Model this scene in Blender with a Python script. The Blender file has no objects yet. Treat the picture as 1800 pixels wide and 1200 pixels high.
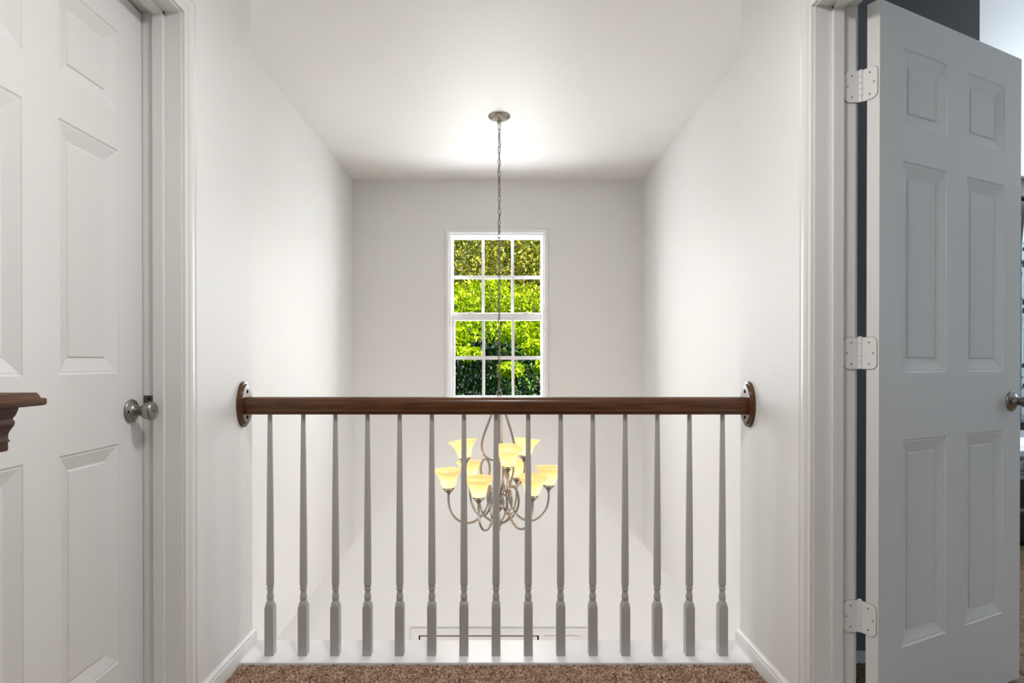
import bpy, bmesh, math, random
from mathutils import Vector, Matrix
random.seed(7)
sc = bpy.context.scene
COL = sc.collection
PI = math.pi

# ------------------------------------------------------------------ camera model
F, VX, VY = 1050.0, 877.0, 635.0      # focal length and vanishing point in pixels of the 1800x1200 frame
ZC = 1.06                             # eye height over the landing carpet
def PX(x, Y): return (x - VX) * Y / F
def PZ(y, Y): return ZC + (VY - y) * Y / F

# ------------------------------------------------------------------ materials
def new_mat(name):
    m = bpy.data.materials.new(name); m.use_nodes = True
    nt = m.node_tree
    b = nt.nodes['Principled BSDF']
    return m, nt, b
def setp(b, **kw):
    for k, v in kw.items():
        k = k.replace('_', ' ')
        if k in b.inputs: b.inputs[k].default_value = v
def rgba(c): return (c[0], c[1], c[2], 1.0)
def bump(nt, b, height_socket, strength, dist=0.002):
    n = nt.nodes.new('ShaderNodeBump'); n.inputs['Strength'].default_value = strength
    n.inputs['Distance'].default_value = dist
    nt.links.new(height_socket, n.inputs['Height']); nt.links.new(n.outputs['Normal'], b.inputs['Normal'])
def coords(nt, scale=(1, 1, 1)):
    tc = nt.nodes.new('ShaderNodeTexCoord'); mp = nt.nodes.new('ShaderNodeMapping')
    mp.inputs['Scale'].default_value = scale
    nt.links.new(tc.outputs['Object'], mp.inputs['Vector'])
    return mp.outputs['Vector']
def noise(nt, vec, scale, detail=3, rough=0.5):
    n = nt.nodes.new('ShaderNodeTexNoise'); n.inputs['Scale'].default_value = scale
    n.inputs['Detail'].default_value = detail; n.inputs['Roughness'].default_value = rough
    nt.links.new(vec, n.inputs['Vector'])
    return n.outputs['Fac']
def ramp(nt, fac, stops):
    r = nt.nodes.new('ShaderNodeValToRGB')
    els = r.color_ramp.elements
    while len(els) < len(stops): els.new(0.5)
    for e, (p, c) in zip(els, stops): e.position = p; e.color = rgba(c)
    nt.links.new(fac, r.inputs['Fac'])
    return r.outputs['Color']

def paint(name, col, rough=0.55, bscale=220, bstr=0.12):
    m, nt, b = new_mat(name)
    v = coords(nt)
    c = ramp(nt, noise(nt, v, 1.3, 2), [(0.3, [x * 0.985 for x in col]), (0.7, col)])
    nt.links.new(c, b.inputs['Base Color'])
    setp(b, Roughness=rough)
    b.inputs['Specular IOR Level'].default_value = 0.3
    bump(nt, b, noise(nt, v, bscale, 2), bstr, 0.001)
    return m
M = {}
M['wall'] = paint('warm white wall paint', (0.85, 0.847, 0.84))
M['ceiling'] = paint('ceiling paint', (0.86, 0.857, 0.85))
M['trim'] = paint('white trim enamel', (0.83, 0.825, 0.81), 0.35, 60, 0.03)
M['bedwall'] = paint('grey bedroom paint', (0.20, 0.205, 0.215))
M['balpaint_shaded'] = paint('white baluster paint darkened for shade', (0.49, 0.482, 0.47), 0.4, 60, 0.03)  # white paint greyed, puts the shade of the backlit fronts into the colour
M['sillpaint'] = paint('white sill enamel', (0.90, 0.90, 0.905), 0.3, 25, 0.08)

m, nt, b = new_mat('embossed door enamel')
v = coords(nt, (60, 60, 3.5))
setp(b, Roughness=0.42); b.inputs['Base Color'].default_value = (0.80, 0.795, 0.785, 1)
b.inputs['Specular IOR Level'].default_value = 0.35
bump(nt, b, noise(nt, v, 3.0, 4, 0.6), 0.12, 0.0012)
M['door'] = m

m, nt, b = new_mat('vinyl window white')
v = coords(nt); nt.links.new(ramp(nt, noise(nt, v, 3), [(0.3, (0.89, 0.89, 0.91)), (0.7, (0.91, 0.91, 0.93))]), b.inputs['Base Color'])
setp(b, Roughness=0.35); M['vinyl'] = m

def wood(name, dark, light, rough, stretch, coat=0.22):
    m, nt, b = new_mat(name)
    v = coords(nt, stretch)
    n = noise(nt, v, 6, 6, 0.62)
    nt.links.new(ramp(nt, n, [(0.3, dark), (0.68, light)]), b.inputs['Base Color'])
    setp(b, Roughness=rough)
    b.inputs['Coat Weight'].default_value = coat; b.inputs['Coat Roughness'].default_value = 0.15; b.inputs['Specular IOR Level'].default_value = 0.3
    bump(nt, b, n, 0.08, 0.0008)
    return m
M['rail'] = wood('walnut stained rail', (0.052, 0.018, 0.006), (0.140, 0.054, 0.020), 0.32, (1.2, 22, 22))
M['newel'] = wood('walnut stained post', (0.050, 0.018, 0.006), (0.125, 0.048, 0.018), 0.6, (22, 2.5, 22), 0.0)

def metal(name, col, rough):
    m, nt, b = new_mat(name)
    v = coords(nt, (1, 1, 12))
    n = noise(nt, v, 90, 2)
    r = nt.nodes.new('ShaderNodeMapRange'); r.inputs['To Min'].default_value = rough * 0.8; r.inputs['To Max'].default_value = rough * 1.25
    nt.links.new(n, r.inputs['Value']); nt.links.new(r.outputs['Result'], b.inputs['Roughness'])
    b.inputs['Base Color'].default_value = rgba(col); b.inputs['Metallic'].default_value = 1.0
    return m
M['nickel'] = metal('brushed nickel', (0.40, 0.37, 0.335), 0.25)
M['pewter'] = metal('satin pewter', (0.33, 0.315, 0.295), 0.32)
M['strike'] = metal('tarnished strike plate', (0.13, 0.125, 0.115), 0.45)
M['chainmetal'] = metal('dull chain nickel', (0.24, 0.22, 0.20), 0.35)
M['blackmetal'] = metal('black iron', (0.02, 0.02, 0.02), 0.4)
m, nt, b = new_mat('dark recess'); v = coords(nt)
nt.links.new(ramp(nt, noise(nt, v, 40), [(0.3, (0.012, 0.011, 0.01)), (0.7, (0.03, 0.028, 0.025))]), b.inputs['Base Color']); setp(b, Roughness=1.0); b.inputs['Specular IOR Level'].default_value = 0.0; M['dark'] = m
m, nt, b = new_mat('screw steel'); v = coords(nt)
nt.links.new(ramp(nt, noise(nt, v, 200), [(0.3, (0.10, 0.09, 0.08)), (0.7, (0.25, 0.23, 0.21))]), b.inputs['Base Color']); setp(b, Roughness=0.5); M['screw'] = m

# alabaster lamp glass : lit from within by its bulb
m, nt, b = new_mat('amber alabaster glass')
out = nt.nodes['Material Output']
v = coords(nt)
col = ramp(nt, noise(nt, v, 14, 4, 0.6), [(0.3, (0.97, 0.76, 0.42)), (0.7, (0.99, 0.89, 0.64))])
tr = nt.nodes.new('ShaderNodeBsdfTranslucent'); di = nt.nodes.new('ShaderNodeBsdfDiffuse'); gl = nt.nodes.new('ShaderNodeBsdfGlossy')
gl.inputs['Roughness'].default_value = 0.15
nt.links.new(col, tr.inputs['Color']); nt.links.new(col, di.inputs['Color'])
mx = nt.nodes.new('ShaderNodeMixShader'); mx.inputs[0].default_value = 0.42
nt.links.new(tr.outputs[0], mx.inputs[1]); nt.links.new(di.outputs[0], mx.inputs[2])
mx2 = nt.nodes.new('ShaderNodeMixShader'); mx2.inputs[0].default_value = 0.05
nt.links.new(mx.outputs[0], mx2.inputs[1]); nt.links.new(gl.outputs[0], mx2.inputs[2])
em = nt.nodes.new('ShaderNodeEmission'); nt.links.new(col, em.inputs['Color']); em.inputs['Strength'].default_value = 0.07
ad = nt.nodes.new('ShaderNodeAddShader'); nt.links.new(mx2.outputs[0], ad.inputs[0]); nt.links.new(em.outputs[0], ad.inputs[1])
nt.links.new(ad.outputs[0], out.inputs['Surface'])
M['shade'] = m
m, nt, b = new_mat('glowing bulb'); v = coords(nt)
b.inputs['Base Color'].default_value = (1, 0.9, 0.7, 1)
nt.links.new(ramp(nt, noise(nt, v, 5), [(0, (1.0, 0.80, 0.48)), (1, (1.0, 0.86, 0.58))]), b.inputs['Emission Color'])
b.inputs['Emission Strength'].default_value = 21.0
M['bulb'] = m

# window glass : clear pane with a fresnel sheen
m, nt, b = new_mat('clear window glass'); out = nt.nodes['Material Output']
tp = nt.nodes.new('ShaderNodeBsdfTransparent'); gl = nt.nodes.new('ShaderNodeBsdfGlossy'); gl.inputs['Roughness'].default_value = 0.02
fr = nt.nodes.new('ShaderNodeFresnel'); fr.inputs['IOR'].default_value = 1.05
mx = nt.nodes.new('ShaderNodeMixShader')
nt.links.new(fr.outputs[0], mx.inputs[0]); nt.links.new(tp.outputs[0], mx.inputs[1]); nt.links.new(gl.outputs[0], mx.inputs[2])
nt.links.new(mx.outputs[0], out.inputs['Surface']); M['glass'] = m

# carpet
def carpet_mat(name, a, b_, c):
    m, nt, b = new_mat(name); v = coords(nt)
    n1 = noise(nt, v, 135, 2, 0.6); n2 = noise(nt, v, 40, 3, 0.6)
    mixn = nt.nodes.new('ShaderNodeMath'); mixn.operation = 'MULTIPLY_ADD'; mixn.inputs[1].default_value = 0.28
    nt.links.new(n2, mixn.inputs[0])
    m2 = nt.nodes.new('ShaderNodeMath'); m2.operation = 'MULTIPLY'; m2.inputs[1].default_value = 0.72
    nt.links.new(n1, m2.inputs[0]); nt.links.new(m2.outputs[0], mixn.inputs[2])
    nt.links.new(ramp(nt, mixn.outputs[0], [(0.36, a), (0.5, b_), (0.62, c)]), b.inputs['Base Color'])
    setp(b, Roughness=0.95); b.inputs['Specular IOR Level'].default_value = 0.05
    b.inputs['Sheen Weight'].default_value = 0.15
    bump(nt, b, n1, 0.9, 0.006)
    return m
M['carpet'] = carpet_mat('brown cut pile', (0.11, 0.05, 0.022), (0.37, 0.215, 0.135), (0.72, 0.52, 0.40))
M['bedcarpet'] = carpet_mat('tan bedroom pile', (0.10, 0.065, 0.03), (0.22, 0.15, 0.08), (0.36, 0.26, 0.16))

m, nt, b = new_mat('oak boards'); v = coords(nt, (8, 1, 1))
nt.links.new(ramp(nt, noise(nt, v, 4, 5), [(0.3, (0.33, 0.22, 0.13)), (0.7, (0.48, 0.34, 0.21))]), b.inputs['Base Color']); setp(b, Roughness=0.4); M['oak'] = m

def leafmat(name, c1, c2, c3, tl):
    m, nt, b = new_mat(name); out = nt.nodes['Material Output']
    g = nt.nodes.new('ShaderNodeNewGeometry')
    v = coords(nt)
    n = noise(nt, v, 1.1, 2)
    add = nt.nodes.new('ShaderNodeMath'); add.operation = 'MULTIPLY_ADD'; add.inputs[1].default_value = 0.55
    nt.links.new(g.outputs['Random Per Island'], add.inputs[0])
    h = nt.nodes.new('ShaderNodeMath'); h.operation = 'MULTIPLY'; h.inputs[1].default_value = 0.45
    nt.links.new(n, h.inputs[0]); nt.links.new(h.outputs[0], add.inputs[2])
    col = ramp(nt, add.outputs[0], [(0.1, c1), (0.5, c2), (0.85, c3)])
    nt.links.new(col, b.inputs['Base Color']); setp(b, Roughness=0.5)
    t = nt.nodes.new('ShaderNodeBsdfTranslucent'); nt.links.new(col, t.inputs['Color'])
    mx = nt.nodes.new('ShaderNodeMixShader'); mx.inputs[0].default_value = tl
    nt.links.new(b.outputs[0], mx.inputs[1]); nt.links.new(t.outputs[0], mx.inputs[2]); nt.links.new(mx.outputs[0], out.inputs['Surface'])
    return m
M['leaf_bright'] = leafmat('lime leaves', (0.10, 0.24, 0.004), (0.40, 0.56, 0.004), (0.62, 0.70, 0.006), 0.4)
M['leaf_olive'] = leafmat('olive leaves', (0.03, 0.07, 0.012), (0.34, 0.36, 0.04), (0.88, 0.76, 0.12), 0.25)
M['leaf_dark'] = leafmat('deep green leaves', (0.008, 0.035, 0.018), (0.03, 0.13, 0.04), (0.22, 0.40, 0.03), 0.25)
m, nt, b = new_mat('tree bark'); v = coords(nt, (1, 1, 0.25))
nt.links.new(ramp(nt, noise(nt, v, 14, 5), [(0.3, (0.07, 0.05, 0.035)), (0.7, (0.30, 0.24, 0.18))]), b.inputs['Base Color']); setp(b, Roughness=0.9); M['bark'] = m
m, nt, b = new_mat('lawn'); v = coords(nt)
nt.links.new(ramp(nt, noise(nt, v, 8, 5), [(0.3, (0.03, 0.07, 0.01)), (0.7, (0.10, 0.18, 0.03))]), b.inputs['Base Color']); setp(b, Roughness=0.9); M['lawn'] = m

# leaf-sprig curtain cloth
m, nt, b = new_mat('leaf sprig curtain cloth')
v = coords(nt, (1, 1, 0.62)); vo = nt.nodes.new('ShaderNodeTexVoronoi'); vo.inputs['Scale'].default_value = 26
nt.links.new(v, vo.inputs['Vector'])
big = noise(nt, v, 9, 2)
mu = nt.nodes.new('ShaderNodeMath'); mu.operation = 'MULTIPLY_ADD'; mu.inputs[1].default_value = 1.1
nt.links.new(big, mu.inputs[0]); nt.links.new(vo.outputs['Distance'], mu.inputs[2])
nt.links.new(ramp(nt, mu.outputs[0], [(0.80, (0.02, 0.05, 0.065)), (0.86, (0.62, 0.68, 0.70))]), b.inputs['Base Color']); setp(b, Roughness=0.8); M['curtain'] = m
m, nt, b = new_mat('grey streaked quilt'); v = coords(nt, (1, 1, 1))
nt.links.new(ramp(nt, noise(nt, coords(nt, (1.5, 14, 14)), 4, 5, 0.7), [(0.35, (0.03, 0.05, 0.08)), (0.5, (0.45, 0.50, 0.55)), (0.7, (0.8, 0.82, 0.84))]), b.inputs['Base Color']); setp(b, Roughness=0.8); M['quilt'] = m
m, nt, b = new_mat('blue floral quilt border')
nt.links.new(ramp(nt, noise(nt, coords(nt), 22, 4, 0.7), [(0.38, (0.01, 0.014, 0.02)), (0.5, (0.06, 0.09, 0.11)), (0.66, (0.45, 0.50, 0.52))]), b.inputs['Base Color']); setp(b, Roughness=0.8); M['quilt_border'] = m
m, nt, b = new_mat('black bed wood'); nt.links.new(ramp(nt, noise(nt, coords(nt), 30), [(0.3, (0.008, 0.008, 0.009)), (0.7, (0.018, 0.018, 0.02))]), b.inputs['Base Color']); setp(b, Roughness=0.4); M['bedwood'] = m

# ------------------------------------------------------------------ mesh helpers
class MB:
    def __init__(s): s.bm = bmesh.new()
    def box(s, x0, x1, y0, y1, z0, z1, bev=0.0):
        t = bmesh.new() if bev else s.bm
        vs = [t.verts.new((x, y, z)) for x in (x0, x1) for y in (y0, y1) for z in (z0, z1)]
        for f in ((0,1,3,2),(4,6,7,5),(0,4,5,1),(2,3,7,6),(0,2,6,4),(1,5,7,3)):
            t.faces.new([vs[i] for i in f])
        if bev:
            bmesh.ops.recalc_face_normals(t, faces=t.faces[:])
            bmesh.ops.bevel(t, geom=t.edges[:], offset=bev, segments=2, affect='EDGES', profile=0.6)
            me = bpy.data.meshes.new('tmp'); t.to_mesh(me); t.free(); s.bm.from_mesh(me); bpy.data.meshes.remove(me)
        return s
    def rings(s, rings, caps=True, closed=False):
        R = [[s.bm.verts.new(p) for p in r] for r in rings]
        n = len(R[0])
        last = len(R) if closed else len(R) - 1
        for i in range(last):
            a, c = R[i], R[(i + 1) % len(R)]
            for j in range(n):
                s.bm.faces.new((a[j], a[(j+1) % n], c[(j+1) % n], c[j]))
        if caps and not closed:
            s.bm.faces.new(R[0][::-1]); s.bm.faces.new(R[-1])
        return s
    def lathe(s, prof, n=32, mat=None, caps=True):
        mat = mat or Matrix.Identity(4)
        rs = []
        for r, z in prof:
            rs.append([mat @ Vector((max(r, 1e-4) * math.cos(2*PI*k/n), max(r, 1e-4) * math.sin(2*PI*k/n), z)) for k in range(n)])
        return s.rings(rs, caps)
    def tube(s, pts, r, n=10, closed=False, caps=True):
        pts = [Vector(p) for p in pts]; N = len(pts)
        rad = r if isinstance(r, (list, tuple)) else [r] * N
        rs = []; up = None
        for i, p in enumerate(pts):
            a = pts[(i-1) % N] if (closed or i > 0) else pts[i]
            c = pts[(i+1) % N] if (closed or i < N-1) else pts[i]
            t = (c - a).normalized()
            if up is None:
                up = Vector((0, 0, 1)) if abs(t.z) < 0.9 else Vector((1, 0, 0))
            u = (up - t * up.dot(t))
            if u.length < 1e-5: u = t.orthogonal()
            u.normalize(); w = t.cross(u); up = u
            rs.append([p + (u * math.cos(2*PI*k/n) + w * math.sin(2*PI*k/n)) * rad[i] for k in range(n)])
        return s.rings(rs, caps, closed)
    def build(s, name, mat, parent=None, smooth=None, inv=None):
        bmesh.ops.recalc_face_normals(s.bm, faces=s.bm.faces[:])
        if inv is not None: bmesh.ops.transform(s.bm, matrix=inv, verts=s.bm.verts[:])
        me = bpy.data.meshes.new(name); s.bm.to_mesh(me); s.bm.free()
        me.materials.append(mat)
        if smooth is not None:
            me.shade_smooth(); me.set_sharp_from_angle(angle=math.radians(smooth))
        o = bpy.data.objects.new(name, me); COL.objects.link(o)
        if parent: o.parent = parent
        return o
def spline(pts, sub=6):
    P = [Vector(p) for p in pts]; out = []
    for i in range(len(P) - 1):
        p0 = P[max(i-1, 0)]; p1 = P[i]; p2 = P[i+1]; p3 = P[min(i+2, len(P)-1)]
        for k in range(sub):
            t = k / sub
            out.append(0.5 * ((2*p1) + (p2-p0)*t + (2*p0-5*p1+4*p2-p3)*t*t + (3*p1-p0-3*p2+p3)*t**3))
    out.append(P[-1]); return out
def tag(o, label, cat, group=None, kind=None):
    o['label'] = label; o['category'] = cat
    if group: o['group'] = group
    if kind: o['kind'] = kind
    return o
def empty(name, loc=(0, 0, 0), rz=0.0):
    o = bpy.data.objects.new(name, None); o.empty_display_size = 0.1
    o.location = loc; o.rotation_euler = (0, 0, rz); COL.objects.link(o); return o
def struct(o, label, cat): return tag(o, label, cat, kind='structure')
def mat_of(o): return Matrix.Translation(o.location) @ Matrix.Rotation(o.rotation_euler.z, 4, 'Z')

# ------------------------------------------------------------------ dimensions of the place
XL, XR = -0.915, 0.895           # hall walls
WT, WTL = 0.115, 0.150           # wall thickness right and left
YC = 2.2125                      # hall wall ends (corner to the foyer)
H = 2.44
YB = 4.542                       # foyer back wall
FL, FR = -1.112, 1.0945          # foyer side walls
ZF = -0.324                      # underside of the upper floor
ZG = -3.10                       # lower floor
YR = 2.135                       # railing line
ZS = 0.012                       # sill top
LJ, RJ = 1.722, 1.694            # far jamb faces of left and right door
NJ_L, NJ_R = 0.960, 0.932        # near jamb faces
ZH = 2.064                       # head jamb underside
DT = 0.018

# ---- room shell
m_ = MB()
m_.box(XL-WTL, XL, -4.0, NJ_L-DT, 0, H); m_.box(XL-WTL, XL, LJ+DT, YC-0.1, 0, H); m_.box(XL-WTL, XL, NJ_L-DT, LJ+DT, ZH+DT, H)
m_.box(FL-0.118, XL, YC-0.1, YC, -0.006, H)
struct(m_.build('wall_left', M['wall']), 'white hallway wall beside the closed left door', 'wall')
m_ = MB()
m_.box(XR, XR+WT, -4.0, NJ_R-DT, 0, H); m_.box(XR, XR+WT, RJ+DT, YC-0.1, 0, H); m_.box(XR, XR+WT, NJ_R-DT, RJ+DT, ZH+DT, H)
m_.box(XR, FR+0.106, YC-0.1, YC, -0.006, H)
struct(m_.build('wall_right', M['wall']), 'white hallway wall beside the open right door', 'wall')
m_ = MB(); m_.box(FL-0.118, FL, YC, YB, ZF, H)
struct(m_.build('wall_foyer_left', M['wall']), 'bright white side wall left of the stairwell void', 'wall')
m_ = MB(); m_.box(FR, FR+0.106, YC, YB, ZF, H)
struct(m_.build('wall_foyer_right', M['wall']), 'bright white side wall right of the stairwell void', 'wall')
# back wall with window and front door openings
WX0, WX1 = PX(783.5, YB), PX(963, YB)
WZ1, WZ0 = PZ(404, YB), PZ(716, YB)
DX0, DX1, DZ1 = PX(735, YB), PX(1022, YB), PZ(1115.5, YB)
m_ = MB()
y0, y1 = YB, YB+0.16
m_.box(-2.7, WX0+0.02, y0, y1, WZ0+0.02, H); m_.box(WX1-0.02, 5.5, y0, y1, WZ0+0.02, H)
m_.box(WX0+0.02, WX1-0.02, y0, y1, WZ1-0.02, H)
m_.box(-2.7, 5.5, y0, y1, DZ1, WZ0+0.02)
m_.box(-2.7, DX0, y0, y1, ZG, DZ1); m_.box(DX1, 5.5, y0, y1, ZG, DZ1)
struct(m_.build('wall_back', M['wall']), 'light grey far wall with the tall window behind the chandelier', 'wall')
m_ = MB(); m_.box(-2.8, 5.6, -4.1, YB+0.16, H, H+0.12)
struct(m_.build('ceiling', M['ceiling']), 'flat white ceiling over the stairwell', 'ceiling')
m_ = MB()
m_.box(-2.8, 5.5, -4.1, 2.06, ZF, -0.008); m_.box(-2.8, FL-0.118, 2.06, YB, ZF, -0.008); m_.box(FR+0.106, 5.5, 2.06, YB, ZF, -0.008)
m_.box(FL-0.118, FR+0.106, 2.06, 2.2, ZF, -0.016)
struct(m_.build('floor', M['ceiling']), 'upper storey floor deck under the carpet', 'floor')
m_ = MB(); m_.box(-2.8, 5.5, -4.1, YB, ZG-0.1, ZG)
struct(m_.build('floor_lower', M['oak']), 'lower entrance floor under the stairwell', 'floor')
m_ = MB()
m_.box(-2.8, -2.7, -4.0, YB+0.16, ZG, H); m_.box(-2.8, 5.6, -4.1, -4.0, ZG, H)
struct(m_.build('wall_outer', M['wall']), 'plain white outer wall behind the camera and at far left', 'wall')
m_ = MB(); m_.box(3.0, 3.1, -4.0, YB, ZG, ZF)
struct(m_.build('wall_lower_right', M['wall']), 'plain white lower storey wall at right', 'wall')
# bedroom
m_ = MB(); m_.box(FR+0.106, PX(1720, 2.2), 2.2, YB, -0.006, H)
struct(m_.build('wall_closet', M['bedwall']), 'dark grey closet wall behind the open right door', 'wall')
m_ = MB(); m_.box(5.5, 5.6, -4.0, YB+0.16, ZF, H)
struct(m_.build('wall_bedroom_right', M['bedwall']), 'grey bedroom wall at far right', 'wall')
m_ = MB(); m_.box(PX(1720, 2.2), 5.5, YB-0.015, YB, -0.006, H)
struct(m_.build('wall_bedroom_back', M['bedwall']), 'grey bedroom wall behind the leafy curtain', 'wall')

# ---- jambs, stops and casings
def opening(sx, xw, nj, fj, names, labels, wt):
    """sx = +1 for the right wall (room lies at +X), -1 for the left."""
    xo = xw + sx * wt
    lo, hi = min(xw, xo), max(xw, xo)
    s0, s1 = xw + sx*0.0465, xw + sx*0.0770
    a, c = min(s0, s1), max(s0, s1)
    m_ = MB()
    m_.box(lo, hi, fj, fj+DT, 0, ZH+DT); m_.box(lo, hi, nj-DT, nj, 0, ZH+DT); m_.box(lo, hi, nj, fj, ZH, ZH+DT)
    m_.box(a, c, fj-0.011, fj, 0, ZH, 0.0015); m_.box(a, c, nj, nj+0.011, 0, ZH, 0.0015); m_.box(a, c, nj, fj, ZH-0.011, ZH, 0.0015)
    j = struct(m_.build(names[0], M['trim']), labels[0], 'door jamb')
    prof = [(0.0, 0.0), (0.0, 0.008), (0.002, 0.0095), (0.010, 0.0098), (0.012, 0.0085), (0.0145, 0.0085), (0.020, 0.0115),
            (0.030, 0.0140), (0.040, 0.0150), (0.043, 0.0135), (0.0455, 0.0135), (0.048, 0.0165), (0.055, 0.0170), (0.057, 0.0155), (0.057, 0.0)]
    for (xx, sgn, nm, lb) in ((xw, -sx, names[1], labels[1]), (xo, sx, names[2], labels[2])):
        i0, i1, zt = nj - 0.005, fj + 0.005, ZH + 0.005
        rs = []
        for (yy, zz, oy, oz) in ((i0, 0.0, -1, 0), (i0, zt, -1, 1), (i1, zt, 1, 1), (i1, 0.0, 1, 0)):
            rs.append([(xx + sgn*t, yy + oy*w, zz + oz*w) for w, t in prof])
        mm = MB(); mm.rings(rs)
        struct(mm.build(nm, M['trim'], smooth=35), lb, 'door casing')
    return j
jl = opening(-1, XL, NJ_L, LJ, ('trim_1', 'trim_2', 'trim_3'),
    ('white jamb and stop of the closed left doorway', 'moulded white casing around the left doorway, hallway side', 'moulded white casing on the far side of the left doorway'), WTL)
jr = opening(1, XR, NJ_R, RJ, ('trim_4', 'trim_5', 'trim_6'),
    ('white jamb and stop of the right doorway with hinge mortises', 'moulded white casing around the right doorway, hallway side', 'moulded white casing on the bedroom side of the right doorway'), WT)
# strike plate let into the left jamb
m_ = MB(); m_.box(-1.0235, -0.9945, LJ-0.0012, LJ+0.001, 0.900, 0.962); sp = m_.build('strike_plate', M['strike'], jl)
sp['label'] = 'dull metal strike plate on the left jamb'
m_ = MB(); m_.lathe([(0.0035, 0), (0.0035, 0.0012)], 12, Matrix.Translation((-1.009, LJ-0.0012, 0.953)) @ Matrix.Rotation(PI/2, 4, 'X')); m_.build('screw', M['dark'], sp)

# ---- panelled doors
ROWS = [(0.234, 0.826), (1.016, 1.616), (1.719, 1.935)]
COLS = [(0.1065, 0.3245), (0.4315, 0.6495)]
DW, DH, DTK = 0.756, 2.046, 0.035
def door_slab(parent, rows=ROWS, cols=COLS, w=DW, h=DH, name='door_slab'):
    m_ = MB(); bm = m_.bm
    xs = sorted([0, w] + [c for p in cols for c in p]); zs = sorted([0, h] + [c for p in rows for c in p])
    def rect(x0, x1, z0, z1, y): return [(x0, y, z0), (x1, y, z0), (x1, y, z1), (x0, y, z1)]
    for side in (0, 1):
        yy = 0.0 if side == 0 else DTK; s = 1 if side == 0 else -1
        for i in range(len(xs)-1):
            for j in range(len(zs)-1):
                x0, x1, z0, z1 = xs[i], xs[i+1], zs[j], zs[j+1]
                if (x0, x1) in cols and (z0, z1) in rows:
                    loops = []
                    for ins, d in ((0, 0), (0.0010, 0.0016), (0.0045, 0.0030), (0.0060, 0.0032), (0.0080, 0.0030), (0.0390, 0.0125), (0.0410, 0.0128), (0.0435, 0.0098), (0.0450, 0.0093)):
                        loops.append([bm.verts.new(p) for p in rect(x0+ins, x1-ins, z0+ins, z1-ins, yy + s*d)])
                    for a, c in zip(loops, loops[1:]):
                        for k in range(4): bm.faces.new((a[k], a[(k+1) % 4], c[(k+1) % 4], c[k]))
                    bm.faces.new(loops[-1])
                else:
                    bm.faces.new([bm.verts.new(p) for p in rect(x0, x1, z0, z1, yy)])
    for a, c in (((0, 0), (0, h)), ((0, h), (w, h)), ((w, h), (w, 0)), ((w, 0), (0, 0))):
        bm.faces.new([bm.verts.new(p) for p in ((a[0], 0, a[1]), (c[0], 0, c[1]), (c[0], DTK, c[1]), (a[0], DTK, a[1]))])
    bmesh.ops.remove_doubles(bm, verts=bm.verts[:], dist=1e-5)
    return m_.build(name, M['door'], parent)
def knob(parent, u, z, side=1):
    """tulip knob on the front face (local -Y) and on the back"""
    for sgn in ((1, -1) if side == 2 else (1,)):
        base = Matrix.Translation((u, 0 if sgn > 0 else DTK, z)) @ Matrix.Rotation(PI/2 * sgn, 4, 'X')
        m_ = MB(); m_.lathe([(0.0, 0.0), (0.0325, 0.0), (0.033, 0.002), (0.0325, 0.0045), (0.030, 0.0065), (0.024, 0.0085), (0.018, 0.0125), (0.0155, 0.0165), (0.015, 0.018), (0.0, 0.018)], 40, base, caps=False)
        ro = m_.build('rosette', M['pewter'], parent, smooth=40)
        for dx in (-1, 1):
            m_ = MB(); m_.lathe([(0.0035, 0.0), (0.0035, 0.0025), (0.0, 0.0025)], 12, base @ Matrix.Translation((dx*0.0225, 0, 0.0075))); m_.build('screw', M['dark'], ro)
        m_ = MB(); m_.lathe([(0.0, 0.014), (0.0115, 0.016), (0.0105, 0.020), (0.0115, 0.024), (0.0150, 0.030), (0.0198, 0.038), (0.0235, 0.046), (0.0257, 0.053), (0.0258, 0.0585), (0.0240, 0.0635), (0.0205, 0.0660), (0.0185, 0.0665),
                             (0.0168, 0.0655), (0.0155, 0.0650), (0.0075, 0.0648), (0.0, 0.0650)], 40, base, caps=False)
        k = m_.build('knob', M['pewter'], parent, smooth=40)
        m_ = MB(); m_.lathe([(0.0022, 0.0640), (0.0022, 0.0658), (0.0, 0.0659)], 10, base); m_.build('keyhole', M['dark'], k)

d1 = empty('door_1', (-1.0265, NJ_L+0.003, 0.012), math.radians(90))
struct(d1, 'closed white six-panel door with pewter knob at left', 'door')
door_slab(d1); knob(d1, DW-0.054, 0.922-0.012)

PIN = Vector((1.0237, RJ-0.0015))
th = math.radians(116)
def rotp(x, y):
    d = Vector((x, y)) - PIN
    return PIN + Vector((d.x*math.cos(th) - d.y*math.sin(th), d.x*math.sin(th) + d.y*math.cos(th)))
hc = rotp(0.972, RJ-0.003)
d2 = empty('door_2', (hc.x, hc.y, 0.012), th - PI/2)
struct(d2, 'open grey-white six-panel door with three painted hinges at right', 'door')
door_slab(d2); knob(d2, DW-0.060, 0.930-0.012)
inv2 = mat_of(d2).inverted()
def leaf_pts(side, w0, w1, hh, r):
    """outline in (w, z) of a hinge leaf rounded on its outer edge w1"""
    pts = [(w0, -hh), ]
    s = 1 if w1 > w0 else -1
    for k in range(7):
        a = -PI/2 + k*PI/12; pts.append((w1 - s*r + s*r*math.cos(a), -hh + r + r*math.sin(a)))
    for k in range(7):
        a = k*PI/12; pts.append((w1 - s*r + s*r*math.cos(a), hh - r + r*math.sin(a)))
    pts.append((w0, hh)); return pts
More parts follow.
